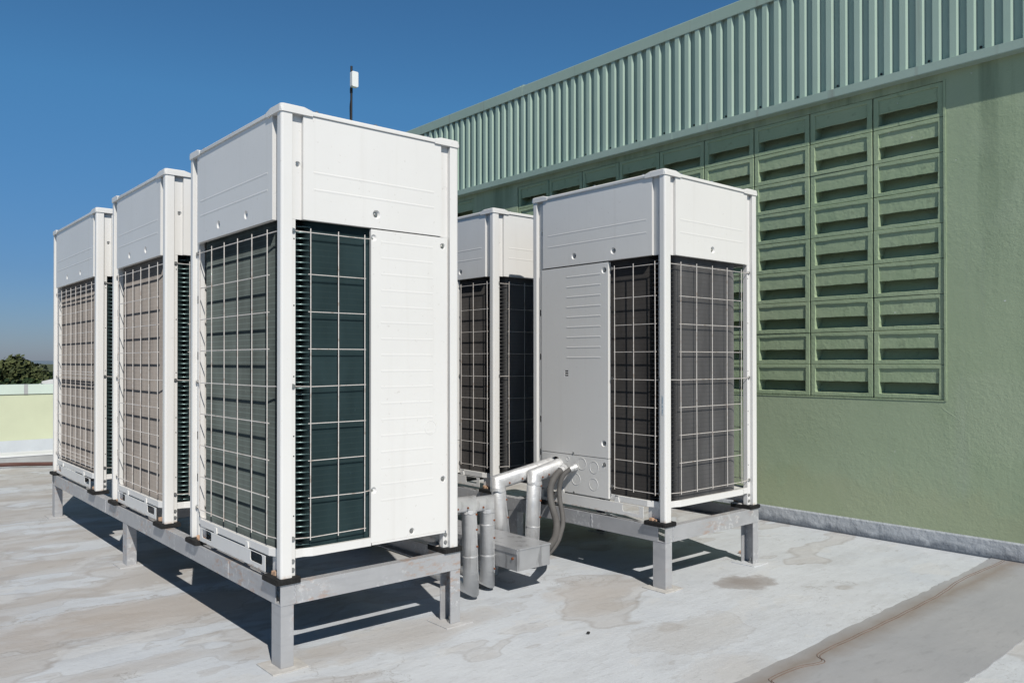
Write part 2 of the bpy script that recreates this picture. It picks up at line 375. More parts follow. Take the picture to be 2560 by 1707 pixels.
hole_meshes = {}
def hole_mesh(slot):
    if slot not in hole_meshes:
        m = MB(); m.prism(rrect(-.004, .004, -.017, .017, .002, 2) if slot else circ(0, 0, .0028, 8), lambda u, v, t: (u, v, t), -.001, .0004)
        o = m.build('punched_slot' if slot else 'punched_hole', M['black_slot']); hole_meshes[slot] = o.data; bpy.data.objects.remove(o)
    return hole_meshes[slot]
def make_unit(x, y, W, flip, label, fins, dense=False, rb=.10, db=.030):
    root = empty('outdoor_unit', (x, y, ZB), label, 'outdoor unit', 'air conditioning outdoor units on the roof')
    if flip: root.location = (x + D, y + W, ZB); root.rotation_euler = (0, 0, PI)
    faces = {'back': (lambda u, v, w: (w, u, v), W), 'front': (lambda u, v, w: (D - w, u, v), W),
             'near': (lambda u, v, w: (u, w, v), D), 'far': (lambda u, v, w: (u, W - w, v), D)}
    normals = {'back': (-1, 0, 0), 'front': (1, 0, 0), 'near': (0, -1, 0), 'far': (0, 1, 0)}
    def screw(parent, face, u, v, w=0):
        o = bpy.data.objects.new('screw', get_screw_mesh()); COL.objects.link(o); o.parent = parent
        n = Vector(normals[face]); o.location = faces[face][0](u, v, w); o.rotation_euler = n.to_track_quat('Z', 'Y').to_euler()
    # corner posts
    A_, B_ = .032, .042            # visible widths on the long and the short faces
    prof = [(0, A_), (.019, A_), (.019, A_ + .022), (.045, A_ + .022), (.045, A_ + .018), (.023, A_ + .018), (.023, .023),
            (B_ + .017, .023), (B_ + .017, .045), (B_ + .021, .045), (B_ + .021, .019), (B_, .019), (B_, 0)]
    r = .009; prof += [(r - r * math.sin(a), r - r * math.cos(a)) for a in [i * PI / 2 / 4 for i in range(5)]]
    for cx in (0, 1):
        for cy in (0, 1):
            m = MB(); fx = (lambda u: D - u) if cx else (lambda u: u); fy = (lambda u: W - u) if cy else (lambda u: u)
            m.prism(prof, lambda u, v, t: (fx(u), fy(v), t), 0, 1.625)
            po = m.build('corner_post', M['cabinet'], root, .0015)
            near = 'far' if cy else 'near'; uu = (D - .0525) if cx else .0525
            for zz in (.022, .052): screw(po, near, uu, zz, .019)
            # small punched holes down the flange
            def hole(face, u, v, slot):
                o = bpy.data.objects.new('punched_slot' if slot else 'punched_hole', hole_mesh(slot)); COL.objects.link(o); o.parent = po
                o.location = faces[face][0](u, v, .019); o.rotation_euler = Vector(normals[face]).to_track_quat('Z', 'Y').to_euler()
            for zz in (1.185, .95, .70, .49, .42, .21): hole(near, uu + (.004 if not cx else -.004), zz, False)
            long_ = 'front' if cx else 'back'; ul = W - .043 if cy else .043
            for zz in (1.0, .76, .42, .24): hole(long_, ul, zz + .017, True)
            # rubber foot under the post, ribbed and a little larger than the post
            f = MB(); x0, x1, y0, y1 = -.016, .074, -.006, .118
            f.prism(rrect(x0, x1, y0, y1, .006, 2), lambda u, v, t: (fx(u), fy(v), t), -.0196, -.0005)
            for i in range(12):
                yy = y0 + .006 + i * (y1 - y0 - .012) / 11; f.prism([(x0 - .002, yy - .003), (x0 + .003, yy - .003), (x0 + .003, yy + .003), (x0 - .002, yy + .003)], lambda u, v, t: (fx(u), fy(v), t), -.018, -.003)
            for i in range(8):
                xx = x0 + .006 + i * (x1 - x0 - .012) / 7; f.prism([(xx - .003, y0 - .002), (xx + .003, y0 - .002), (xx + .003, y0 + .003), (xx - .003, y0 + .003)], lambda u, v, t: (fx(u), fy(v), t), -.018, -.003)
            f.build('rubber_foot', M['rubber'], root)
            # foot bracket reaching in behind the post, with crumbs of old sealant
            g = MB(); g.prism([(.026, .055), (.029, .055), (.029, .122), (.026, .122)], lambda u, v, t: (fx(u), fy(v), t), .0, .062)
            g.prism([(.029, .055), (.07, .055), (.07, .122), (.029, .122)], lambda u, v, t: (fx(u), fy(v), t), .0, .003)
            g.build('foot_bracket', M['cabinet'], root)
            s = MB()
            for i in range(4):
                px, py, q = .010 + .018 * random.random(), .062 + .05 * random.random(), .006 + .008 * random.random()
                s.prism([(px + q * (.7 + .6 * random.random()) * math.cos(a), py + 1.5 * q * (.7 + .6 * random.random()) * math.sin(a)) for a in [k * PI / 3.5 for k in range(7)]], lambda u, v, t: (fx(u), fy(v), t), 0, .006 + .008 * random.random())
            s.build('sealant_lump', M['rust_pale'], root)
    # top rim with raised corners
    m = MB(); t0, t1 = 1.625, 1.6425; e = .0025
    for fc in ('back', 'front', 'near', 'far'):
        fn, L = faces[fc]
        sec = [(-e, t0), (-e, t1 - .006), (.002, t1 - .002), (.006, t1), (.05, t1), (.05, t0)]
        a0, a1 = (-e, L + e) if fc in ('near', 'far') else (.05, L - .05)
        m.prism(sec, lambda u, v, t: fn(t, v, u), a0, a1)
    rim = m.build('top_rim', M['cabinet'], root, .0015)
    for cx in (0, 1):
        for cy in (0, 1):
            k = MB(); fx = (lambda u: D - u) if cx else (lambda u: u); fy = (lambda u: W - u) if cy else (lambda u: u)
            ro = .012; q = -.0042
            pl = [(.118, q), (.088, q)] + [(q + ro - ro * math.sin(a), q + ro - ro * math.cos(a)) for a in [i * PI / 2 / 5 for i in range(6)]] + [(q, .088), (q, .118), (.035, .118), (.035, .088), (.035, .035), (.088, .035), (.118, .035)]
            def top(u, v): return 1.6500 - .0080 * min(1, max(0, (max(u, v) - .088) / .03))
            n = len(pl); tb = [(fx(u), fy(v), 1.622) for u, v in pl]
            ext = [(fx(u), fy(v), top(u, v) - .004) for u, v in pl]
            cxm, cym = .03, .03
            inn = [(fx(u + (.004 if u < cxm else -.002)), fy(v + (.004 if v < cym else -.002)), top(u, v)) for u, v in pl]
            vs = tb + ext + inn
            k.add(vs, [(i, (i + 1) % n, n + (i + 1) % n, n + i) for i in range(n)] + [(n + i, n + (i + 1) % n, 2 * n + (i + 1) % n, 2 * n + i) for i in range(n)] + [(2 * n, 2 * n + 1, 2 * n + n - 2, 2 * n + n - 1), (2 * n + 1,) + tuple(range(2 * n + 2, 2 * n + 8)) + (2 * n + 8, 2 * n + n - 4, 2 * n + n - 3, 2 * n + n - 2), (2 * n + 8, 2 * n + 9, 2 * n + n - 5, 2 * n + n - 4), tuple(range(n))[::-1]])
            k.build('rim_corner', M['cabinet'], root)
    m = MB(); m.box(.04, D - .04, .04, W - .04, 1.60, 1.618); m.build('top_plate', M['cabinet'], root)
    for fc, L in (('near', D), ('far', D), ('back', W), ('front', W)):
        for uu in (.14, L * .5, L - .14):
            o = bpy.data.objects.new('screw', get_screw_mesh()); COL.objects.link(o); o.parent = rim; o.location = faces[fc][0](uu, t1, .012)
    # upper panels
    scr = {'near': [(.382, 1.306)], 'far': [(.387, 1.303)], 'back': [(W * .65, 1.303), (W * .345, 1.303)], 'front': [(W * .345, 1.30), (W * .645, 1.30)]}
    for fc in faces:
        fn, L = faces[fc]; pw = A_ if fc in ('back', 'front') else B_; a = pw + (.047 if pw == A_ else .042)
        m = MB(); rad = .0165
        m.plate([(a, 1.254), (L - a, 1.254), (L - a, 1.6245), (a, 1.6245)],
                [dict(p=circ(u, v, rad, 18), kind='dish', k=.55, d=.010) for u, v in scr[fc]], fn, .003, .022)
        for z in (1.426, 1.365):
            m.prism([(.003, z - .006), (.0022, z - .001), (.0022, z + .001), (.003, z + .004)], lambda w, v, t: fn(t, v, w), a + .04, L - a - .035)
        up = m.build('upper_panel', M['cabinet'], root, .001)
        for u0, u1 in ((pw + .0005, a), (L - a, L - pw - .0005)):
            uc = pw + .028 if u0 < L / 2 else L - pw - .0125
            m2 = MB(); m2.plate([(u0, 1.254), (u1, 1.254), (u1, 1.6242), (u0, 1.6242)], [dict(p=circ(uc, 1.449, .0112, 14), kind='dish', k=.6, d=.007)], fn, .0185, .0235)
            st = m2.build('side_strip', M['cabinet'], up)
            screw(st, fc, uc, 1.449, .0255)
        for u, v in scr[fc]: screw(up, fc, u, v, .012)
    # coil: a band of upright fins with round corners, from the side panel right round to the service panel
    dl, rc = .030, .10; zc0, zc1 = .088, 1.262
    path = []
    def line(p, q, n):
        L = (Vector(q) - Vector(p)).length; k = max(1, int(L / .0021))
        for i in range(k): path.append((p[0] + (q[0] - p[0]) * i / k, p[1] + (q[1] - p[1]) * i / k, n[0], n[1]))
    def arc(cx, cy, a0, a1, rc=rc):
        k = int(abs(a1 - a0) * rc / .0021)
        for i in range(k):
            a = a0 + (a1 - a0) * i / k; path.append((cx + rc * math.cos(a), cy + rc * math.sin(a), math.cos(a), math.sin(a)))
    line((.41, dl), (db + rc, dl), (0, -1)); arc(db + rc, dl + rc, -PI / 2, -PI)
    line((db, dl + rc), (db, W - dl - rb), (-1, 0)); arc(db + rb, W - dl - rb, PI, PI / 2, rb)
    line((db + rb, W - dl), (D - dl - rc, W - dl), (0, 1)); arc(D - dl - rc, W - dl - rc, PI / 2, 0)
    line((D - dl, W - dl - rc), (D - dl, W - .42), (1, 0))
    core = MB(); vs = []; st = path[::12] + [path[-1]]
    for px, py, nx, ny in st:
        for dd in (.011, .030):
            for zz in (zc0, zc1): vs.append((px - nx * dd, py - ny * dd, zz))
    fs = []
    for i in range(len(st) - 1):
        a = i * 4; b = a + 4; fs += [(a, b, b + 1, a + 1), (a + 2, a + 3, b + 3, b + 2), (a, a + 2, b + 2, b), (a + 1, b + 1, b + 3, a + 3)]
    e_ = (len(st) - 1) * 4; fs += [(0, 1, 3, 2), (e_, e_ + 2, e_ + 3, e_ + 1)]
    core.add(vs, fs); coil = core.build('coil', M['coil_core'], root)
    segs = {}
    for p_ in path:
        px, py, nx, ny = p_
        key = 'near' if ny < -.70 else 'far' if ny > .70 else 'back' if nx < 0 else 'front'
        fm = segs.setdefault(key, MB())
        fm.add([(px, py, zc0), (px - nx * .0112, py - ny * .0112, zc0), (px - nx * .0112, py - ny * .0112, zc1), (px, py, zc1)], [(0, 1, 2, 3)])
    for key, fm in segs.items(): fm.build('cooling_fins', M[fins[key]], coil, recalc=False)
    for cx, cy, a0, a1, rc in ((db + rc, dl + rc, -PI / 2, -PI, rc), (db + rb, W - dl - rb, PI, PI / 2, rb), (D - dl - rc, W - dl - rc, PI / 2, 0, rc)):
        tb = MB()
        for i in range(54):
            z = zc0 + .012 + i * .0214; q = rc - (.0034 if fins['near'] == 'fins_teal' else .0036)
            tb.tube([(cx + q * math.cos(a), cy + q * math.sin(a), z) for a in [a0 + (a1 - a0) * (.02 + .96 * j / 6) for j in range(7)]], .0036, 5, False)
        tb.build('corner_tubes', M['fin_tube' if fins['near'] == 'fins_teal' else 'fin_tube_grey'], coil, recalc=False)
    # wire guards
    rows = [1.214, 1.062, .929, .797, .666, .532, .400, .268, .131]
    def guard(fc, cols, ends, rws=rows, seg=None):
        fn, L = faces[fc]; m = MB(); c0, c1 = min(cols), max(cols); wv, wh = .0055, .0095
        lo, hi = (rws[-1], rws[0]) if seg is None else seg
        for c in cols: m.tube([fn(c, hi + .011, wv), fn(c + .0012, (lo + hi) / 2, wv + .001), fn(c, lo - .011, wv)], .0020, 6)
        for z in rws:
            a, b = c0 - .007, c1 + .007; pts = []
            la = ends.get(round(z, 3), (None, None))
            if la[0] is not None: pts += [fn(la[0], z, .0165), fn(la[0] + (.012 if la[0] < a else -.012), z - .001, .0165), fn(a + .016 if la[0] < a else a, z - .003, wh)]
            else: pts += [fn(a, z, wh)]
            if la[1] is not None: pts += [fn(b - .016, z - .003, wh), fn(la[1] - .012, z - .001, .0165), fn(la[1], z, .0165)]
            else: pts += [fn(b, z, wh)]
            m.tube(pts, .0021 if fc == 'back' else .0017, 6)
        g = m.build('wire_guard', M['wire'], root, recalc=False)
        for z, (l, rr) in ends.items():
            for q in (l, rr):
                if q is not None: screw(g, fc, q, z, .0165)
    if dense:
        nb = 8; bc = [.127 + i * (W - .127 - .103) / (nb - 1) for i in range(nb)]
        guard('back', bc, {1.214: (.043, W - .043), .676: (.043, None)}, [1.214, 1.185, 1.062, .929, .797, .690, .676], (.676, 1.214))
        guard('back', bc, {.652: (None, W - .043), .131: (.043, W - .043)}, [.652, .532, .400, .268, .175, .152, .131], (.131, .652))
    else:
        bc = [.127 + i * (W - .127 - .103) / 5 for i in range(6)]
        guard('back', bc, {1.214: (.043, W - .043), .666: (.043, W - .043), .131: (.043, W - .043)})
    guard('near', [.114, .224, .333], {1.214: (.0525, .366), .666: (.0525, None), .268: (None, .366), .131: (.0525, None)})
    guard('far', [.135, .262, .387, .515, .639], {1.214: (.0525, D - .0525), .666: (.0525, D - .0525), .131: (.0525, D - .0525)})
    guard('front', [W - .32, W - .198, W - .065], {1.214: (W - .345, W - .043), .666: (W - .345, W - .043), .131: (W - .345, W - .043)})
    # side panel on the short face and its pressed beads
    fn = faces['near'][0]; m = MB()
    sp = [(.690, 1.215), (.692, .280), (.543, .092), (.372, 1.218), (.372, .268)]
    m.plate([(.360, .072), (.712, .072), (.712, 1.250), (.360, 1.250)], [dict(p=circ(u, v, .0125, 16), kind='dish', k=.6, d=.006) for u, v in sp], fn, .006, .0175)
    for i in range(17):
        z = 1.206 - i * .0612
        if .07 < z: m.prism([(.006, z - .006), (.0055, z - .001), (.0055, z + .001), (.006, z + .004)], lambda w, v, t: fn(t, v, w), .404, .642)
    m.prism([(.0175, .064), (.004, .064), (.004, .0715), (.0175, .0715)], lambda w, v, t: fn(t, v, w), .364, .70)
    pn = m.build('side_panel', M['cabinet'], root, .001)
    for u, v in sp[:3]: screw(pn, 'near', u, v, .010)
    ring = MB(); ring.tube([fn(.63 + .027 * math.cos(a), .49 + .027 * math.sin(a), .0060) for a in [k * PI / 12 for k in range(25)]], .0009, 5); ring.build('knockout', M['cabinet'], pn, recalc=False)
    # service panel and pipe cover on the front face
    fn = faces['front'][0]; m = MB(); p0, p1 = A_ + .035, .555
    sp = [(.527, 1.209), (.524, .34)]
    m.plate([(p0, .2665), (p1, .2665), (p1, 1.248), (p0, 1.248)],
            [dict(p=circ(u, v, .0165, 18), kind='dish', k=.6, d=.009) for u, v in sp] + [dict(p=rrect(.245, .272, z, z + .0065, .001, 1), kind='open') for z in (.674, .686, .698)], fn, .005, .024)
    for i in range(9):
        z = 1.194 - i * .0527; m.prism([(.005, z - .0075), (.0039, z - .0015), (.0039, z + .001), (.005, z + .004)], lambda w, v, t: fn(t, v, w), W - .655, W - .413)
    sv = m.build('service_panel', M['cabinet'], root, .001)
    for u, v in sp: screw(sv, 'front', u, v, .013)
    m = MB(); m.box(D - .05, D - .03, .20, .30, .65, .72); m.build('vent_backing', M['black_slot'], sv)
    m = MB(); hy = W - .741
    c2 = [(.310, .278), (.3135, .072), (.525, .232)]
    m.plate([(p0, .065), (p1, .065), (p1, .264), (p0, .264)], [dict(p=circ(hy, .197, .047, 22), kind='open')] + [dict(p=circ(u, v, .0125, 14), kind='dish', k=.6, d=.007) for u, v in c2[2:]], fn, .006, .024)
    pc = m.build('pipe_cover', M['cabinet'], root, .001)
    for u, v in ((.310, .274), (.3135, .070), c2[2]): screw(pc, 'front', u, v, .008)
    m = MB()
    for u, z, rr in ((W - .649, .240, .011), (W - .546, .223, .030), (W - .460, .213, .030), (W - .588, .140, .030), (W - .463, .127, .030)):
        m.tube([fn(u + rr * math.cos(a), z + rr * math.sin(a), .0058) for a in [k * PI / 12 for k in range(25)]], .0013, 5)
    m.build('knockout_rings', M['cabinet'], pc, recalc=False)
    m = MB(); m.box(D - .20, D - .19, p0, p1, .08, .26); m.build('cover_backing', M['dark_inside'], pc)
    # base: pan, rails, kick plates with hand slots
    m = MB(); m.box(.026, D - .026, .026, W - .026, .062, .086); pan = m.build('base_pan', M['cabinet'], root)
    m = MB()
    for fc, u0, u1 in (('near', .0635, .362), ('far', .0635, D - .0635), ('back', .0545, W - .0545), ('front', p1 + .002, W - .0545)):
        fn = faces[fc][0]
        d0 = .0195; pts = [(u0, d0 - .0003), (u0 + .03, d0), (u0 + .06, .007), (u1 - (.06 if fc != 'near' else .0), .007)] + ([(u1 - .03, d0), (u1, d0)] if fc != 'near' else [])
        pts = pts + [(u1, .0255), (u0, .0255)]
        m.prism(pts, lambda u, w, t: fn(u, t, w), .061, .0905)
    m.build('base_rail', M['cabinet'], root, .0015)
    for fc, u0, u1 in (('back', .130, W - .122), ('front', .056, W - .133)):
        fn = faces[fc][0]; m = MB(); s0, s1 = u0 + .026, u1 - .026
        m.plate([(u0, 0.002), (u1, .002), (u1, .0585), (u0, .0585)], [dict(p=rrect(s0, s0 + .105, .0205, .0560, .010), kind='open'), dict(p=rrect(s1 - .105, s1, .0205, .0560, .010), kind='open')], fn, .0005, .0032)
        for uu in (u0 + .17, u1 - .17): m.prism([(uu - .016, .059), (uu + .016, .059), (uu + .010, .083), (uu - .010, .083)], lambda u, v, t: fn(u, v, t), .002, .0068)
        m.build('kick_plate', M['cabinet'], root, .001)
    return root

GREEN = dict(near='fins_teal', back='fins_green', far='fins_green', front='fins_teal')  # tone changes per face: light and shade on the fins put into the colour
TAUPE = dict(near='fins_teal', back='fins_taupe', far='fins_taupe', front='fins_teal')  # taupe against teal: grazing sun on the fins put into the colour
GREY = dict(near='fins_grey', back='fins_grey', far='fins_grey_lit', front='fins_grey')  # lit and shaded copies: pale on the sunward side, near black elsewhere
WU = .9076
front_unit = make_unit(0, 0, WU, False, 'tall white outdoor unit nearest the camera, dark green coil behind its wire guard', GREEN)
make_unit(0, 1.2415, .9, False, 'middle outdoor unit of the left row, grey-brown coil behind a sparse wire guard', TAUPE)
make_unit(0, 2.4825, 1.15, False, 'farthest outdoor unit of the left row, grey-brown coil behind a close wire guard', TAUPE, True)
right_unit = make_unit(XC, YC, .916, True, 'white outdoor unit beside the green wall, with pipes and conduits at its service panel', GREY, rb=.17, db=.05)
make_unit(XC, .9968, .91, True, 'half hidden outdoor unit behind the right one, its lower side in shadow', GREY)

st = MB(); st.box(D - .0004, D + .0006, .916 - .022, .916 - .010, .50, .592)
st = st.build('sticker', M['sticker_paper'], right_unit)
mk = MB()
for z0, z1 in ((.510, .528), (.536, .546), (.556, .584)): mk.box(D + .0007, D + .0011, .916 - .0185, .916 - .0135, z0, z1)
mk.build('sticker_print', M['sticker_ink'], st)
# ------------------------------------------------------------------ steel stands
def channel(m, axis, a, b, p, q, zz, open_dir, depth=.042, th=.0055):
    """C-channel lying along x or y; web on the outside at p, flanges towards open_dir"""
    z0, z1 = zz; s = open_dir
    sec = [(0, z0), (s * depth, z0), (s * depth, z0 + th), (s * th, z0 + th), (s * th, z1 - th), (s * depth, z1 - th), (s * depth, z1), (0, z1)]
    if axis == 'y': m.prism(sec, lambda u, v, t: (p + u, t, v), a, b)
    else: m.prism(sec, lambda u, v, t: (t, p + u, v), a, b)
def stand(x, y, L, legs, label):
    root = empty('steel_stand', (x, y, 0), label, 'stand', 'grey steel stands under the units')
    zz = (.2074, .2812); X1 = D + .010
    def beam(axis, a, b, p, od): m = MB(); channel(m, axis, a, b, p, 0, zz, od); return m.build('beam', M['steel'], root, .0012)
    beam('x', 0, X1, 0, 1); beam('x', 0, X1, L, -1)
    beam('y', .045, L - .045, 0, 1); beam('y', .045, L - .045, X1, -1)
    for yy in legs[1:-1]: beam('x', .0435, X1 - .0435, yy, 1)
    for i, ly in enumerate(legs):
        for sx in (0, 1):
            y0 = ly if i < len(legs) - 1 else L - .075; p = 0.001 if not sx else X1 - .001; s = 1 if not sx else -1; d = .048; th = .006; y1 = y0 + .075
            if i == 0: y0 += .0012; y1 += .0012
            sec = [(0, y0), (s * d, y0), (s * d, y0 + th), (s * th, y0 + th), (s * th, y1 - th), (s * d, y1 - th), (s * d, y1), (0, y1)]
            m = MB(); m.prism(sec, lambda u, v, t: (p + u, v, t), FZ + .0045, .2071); lg = m.build('leg', M['steel'], root, .001)
            b = MB(); cx = p + s * .024; cy = (y0 + y1) / 2
            pl = [(cx + .066 * c_, cy + .07 * s_) for c_, s_ in ((-1, -1), (-.2, -1.06), (1, -1), (1.05, .1), (1, 1), (-1, 1))]
            b.prism(pl, lambda u, v, t: (u, v, t), FZ - .004, FZ + .0045); b.build('base_plate', M['grout' if i == 0 and not sx else 'floor'], lg, .0015)
            n = MB(); n.prism(circ(p + s * .032, cy - .012, .006, 6), lambda u, v, t: (u, v, t), FZ + .0045, FZ + .03); n.prism(circ(p + s * .032, cy - .012, .011, 6), lambda u, v, t: (u, v, t), FZ + .0046, FZ + .014); n.build('anchor_bolt', M['screw_zinc'], lg)
    for face, a_ in (('x', .055), ('y', .47), ('y', L * .62)):
        w_ = MB(); pts = []
        for k in range(15):
            z = zz[0] + .004 + k * .0047; q = random.uniform(-.0016, .0016); pts.append((a_ + q, -.0003, z) if face == 'x' else (-.0003, a_ + q, z))
        w_.tube(pts, [.0022 + .0014 * random.random() for _ in pts], 6); w_.build('weld_seam', M['steel'], root, recalc=False)
    return root
stand(0, 0, 3.642, [0, 1.85, 3.567], 'long grey steel stand carrying the left row of three outdoor units')
stand(XC, YC, 2.175, [0, 1.05, 2.1], 'grey steel stand carrying the right row of outdoor units near the green wall')

# ------------------------------------------------------------------ insulated pipes, trunking, conduits
def pipe_run(name_label, drops, r, ground_dir):
    ox, oy = drops[0][1], drops[0][0]
    root = empty('insulated_pipes', (ox, oy, 0), name_label, 'pipes', 'metal jacketed pipe drops')
    def L(p): return (p[0] - ox, p[1] - oy, p[2])
    for k, (y, xt, xb, zt, xs, zs) in enumerate(drops):
        m = MB(); zb = r + .004
        m.tube([L((xs, y, zs)), L((xt, y, zt)), L((xb, y, zb)), L((xb + ground_dir[0] * .5, y + ground_dir[1] * .5 , zb))], r * .99, 20)
        dp = m.build('drop_pipe', M['jacket'], root, recalc=False)
        for f in (((.28, .68) if k else (.62,)) if ox < 1.2 else ((.68,) if k else (.62,))):
            px = xt + (xb - xt) * f; pz = zt + (zb - zt) * f
            c = MB(); ax = Vector((xb - xt, 0, zb - zt)).normalized() * .0045
            c.tube([L((px - ax.x, y, pz - ax.z)), L((px, y, pz)), L((px + ax.x, y, pz + ax.z))], [r * 1.0, r * 1.05, r * 1.0], 20, False); c.build('bead', M['jacket'], dp, recalc=False)
        # folded lap seam with rivets
        s = MB(); sx = r * 1.01 * math.cos(-1.15); sy = r * 1.01 * math.sin(-1.15)
        s.tube([L((xt + sx, y + sy, zt - r)), L((xb + sx, y + sy, zb + r))], .0018, 5); s.build('lap_seam', M['jacket'], dp, recalc=False)
        for f in ((.22, .45, .85) if k else (.12, .3, .5)):
            o = MB(); px = xt + (xb - xt) * f + sx; pz = zt + (zb - zt) * f
            o.tube([L((px, y + sy + .002, pz)), L((px + .0015, y + sy - .004, pz))], .0046, 7); o.build('rusty_rivet', M['rust'], dp, recalc=False)
        # torn foil collar where the drop meets the run
        c = MB(); n = 22; vs = []
        for i in range(n):
            a = 2 * PI * i / n; q = r * 1.06
            vs.append(L((xt + q * math.cos(a), y + q * math.sin(a), zt - r * (1.05 + .25 * random.random()))))
        for i in range(n):
            a = 2 * PI * i / n; q = r * 1.02
            vs.append(L((xt + q * math.cos(a), y + q * math.sin(a), zt - r * .72)))
        c.add(vs, [(i, (i + 1) % n, n + (i + 1) % n, n + i) for i in range(n)]); c.build('foil_collar', M['jacket'], dp, recalc=False)
        for i in range(3):
            o = MB(); f = .12 + .22 * i; px = xt + (xs - xt) * f; pz = zt + (zs - zt) * f
            o.tube([L((px, y - r * .93, pz - r * .30)), L((px, y - r * 1.06, pz - r * .33))], .0046, 7); o.build('rusty_rivet', M['rust'], dp, recalc=False)
pipe_run('pair of silver pipe drops beside the nearest unit, standing in front of the metal trunking',
         [(.23, .995, 1.008, .417, .74, .417), (.292, 1.150, 1.152, .395, .74, .395)], .035, (0, 1))
pipe_run('pair of silver pipe drops coming out of the right unit, behind the metal trunking',
         [(.455, 1.597, 1.575, .462, 1.80, .505), (.52, 1.405, 1.45, .440, 1.80, .50)], .038, (0, 1))

tr = empty('cable_trunking', (1.18, .113, 0), 'flat zinc metal trunking box running along the floor between the two rows', 'cable trunking')
m = MB(); m.box(0, .203, 0, 3.3, .104, .196); m.build('trunking_body', M['zinc'], tr, .001)
m = MB(); m.box(-.004, .207, -.003, 3.302, .1965, .2045); m.box(-.004, -.0012, .0, 3.30, .180, .1965); lid = m.build('trunking_lid', M['zinc'], tr, .001)
for yy in (.35, 1.6, 2.9):
    m = MB(); m.box(.02, .18, yy, yy + .05, FZ + .0005, .1035); m.build('support_block', M['steel'], tr, .002)
for yy in (.03, .55):
    m = MB(); m.tube([(.001, yy, .158), (-.006, yy, .158)], .006, 8); m.build('rusty_screw', M['rust'], tr, recalc=False)

def smooth_path(pts, n=8):
    P = [Vector(p) for p in pts]; P = [P[0] * 2 - P[1]] + P + [P[-1] * 2 - P[-2]]; out = []
    for i in range(1, len(P) - 2):
        a, b, c, d = P[i - 1:i + 3]
        for k in range(n):
            t = k / n; out.append(.5 * ((2 * b) + (c - a) * t + (2 * a - 5 * b + 4 * c - d) * t * t + (3 * b - a - 3 * c + d) * t ** 3))
    out.append(P[-2]); return out
def conduit(pts, r, label):
    root = empty('flexible_conduit', pts[0], label, 'conduit', 'grey conduits from the right unit to the trunking')
    o = Vector(pts[0]); path = [p - o for p in smooth_path(pts, 10)]
    m = MB(); fine = []
    m.tube(path, r, 14); m.build('hose', M['conduit_grey'], root, recalc=False)
    d = (path[1] - path[0]).normalized(); m = MB()
    m.tube([-d * .012, d * .006], r * 1.45, 8, smooth=False); m.tube([d * .006, d * .026], r * 1.25, 14); m.build('connector', M['jacket'], root, recalc=False)
conduit([(1.757, 0.406, 0.486), (1.715, 0.401, 0.47), (1.68, 0.403, 0.433), (1.66, 0.402, 0.389), (1.645, 0.383, 0.34), (1.63, 0.346, 0.288), (1.61, 0.305, 0.245), (1.58, 0.274, 0.209), (1.52, 0.227, 0.181), (1.385, 0.14, 0.165)], .0175, 'thicker grey conduit bending down beside the pipe drop to the trunking')
conduit([(1.757, 0.321, 0.504), (1.73, 0.336, 0.49), (1.7, 0.353, 0.457), (1.685, 0.361, 0.398), (1.67, 0.341, 0.337), (1.655, 0.31, 0.284), (1.63, 0.279, 0.24), (1.59, 0.254, 0.198), (1.52, 0.213, 0.161), (1.385, 0.15, 0.128)], .0125, 'thinner grey conduit, outermost of the two hanging from the right unit')

# ------------------------------------------------------------------ roof, marks
def sheet(name, poly, z, mat, kind=None, parent=None, th=.004):
    m = MB(); m.prism(poly, lambda u, v, t: (u, v, t), z - th, z); o = m.build(name, mat, parent)
    if kind: o['kind'] = kind
    return o
m = MB(); m.box(-9, XW + .3, -9, YP + .25, -.35, FZ); roof = m.build('roof_slab', M['floor']); roof['kind'] = 'structure'
e1 = [(-1.5, -1.16), (-.2, -1.125), (.6, -1.10), (1.054, -1.088), (1.319, -1.082), (1.751, -1.069), (2.314, -1.057), (2.644, -1.057), (2.834, -1.047), (3.05, -1.05), (3.489, -1.026), (3.575, -1.024)]
e2 = [(3.575, -1.53), (2.9, -1.555), (2.284, -1.568), (1.844, -1.582), (1.624, -1.58), (.8, -1.60), (-1.5, -1.63)]
def jag(pts, amp, n=9):
    out = []
    for (a, b), (c, d) in zip(pts, pts[1:]):
        for i in range(n): t = i / n; out.append((a + (c - a) * t, b + (d - b) * t + (random.random() - .5) * amp))
    out.append(pts[-1]); return out
sheet('membrane_strip', jag(e1, .010) + jag(e2, .006), FZ + .004, M['strip'], 'structure')
cr = [(-.2, -1.30), (.5, -1.27), (.95, -1.25), (1.16, -1.179), (1.19, -1.155), (1.219, -1.148), (1.366, -1.153), (1.44, -1.178), (1.476, -1.187), (1.497, -1.178), (1.505, -1.163), (1.522, -1.146), (1.56, -1.136), (1.675, -1.135), (1.9, -1.136), (2.149, -1.135), (2.4, -1.130), (2.654, -1.121), (2.857, -1.1), (3.051, -1.087), (3.465, -1.095), (3.56, -1.09)]
m = MB(); pts = [(p.x, p.y, FZ + .0045) for p in smooth_path([(a, b, 0) for a, b in cr], 6)]
for off in (-.006, .006): m.tube([(a + .15 * off, b + off + .0015 * math.sin(31 * a), z) for a, b, z in pts], .0016, 5)
o = m.build('crack_line', M['crack_fill'], recalc=False); o['kind'] = 'structure'

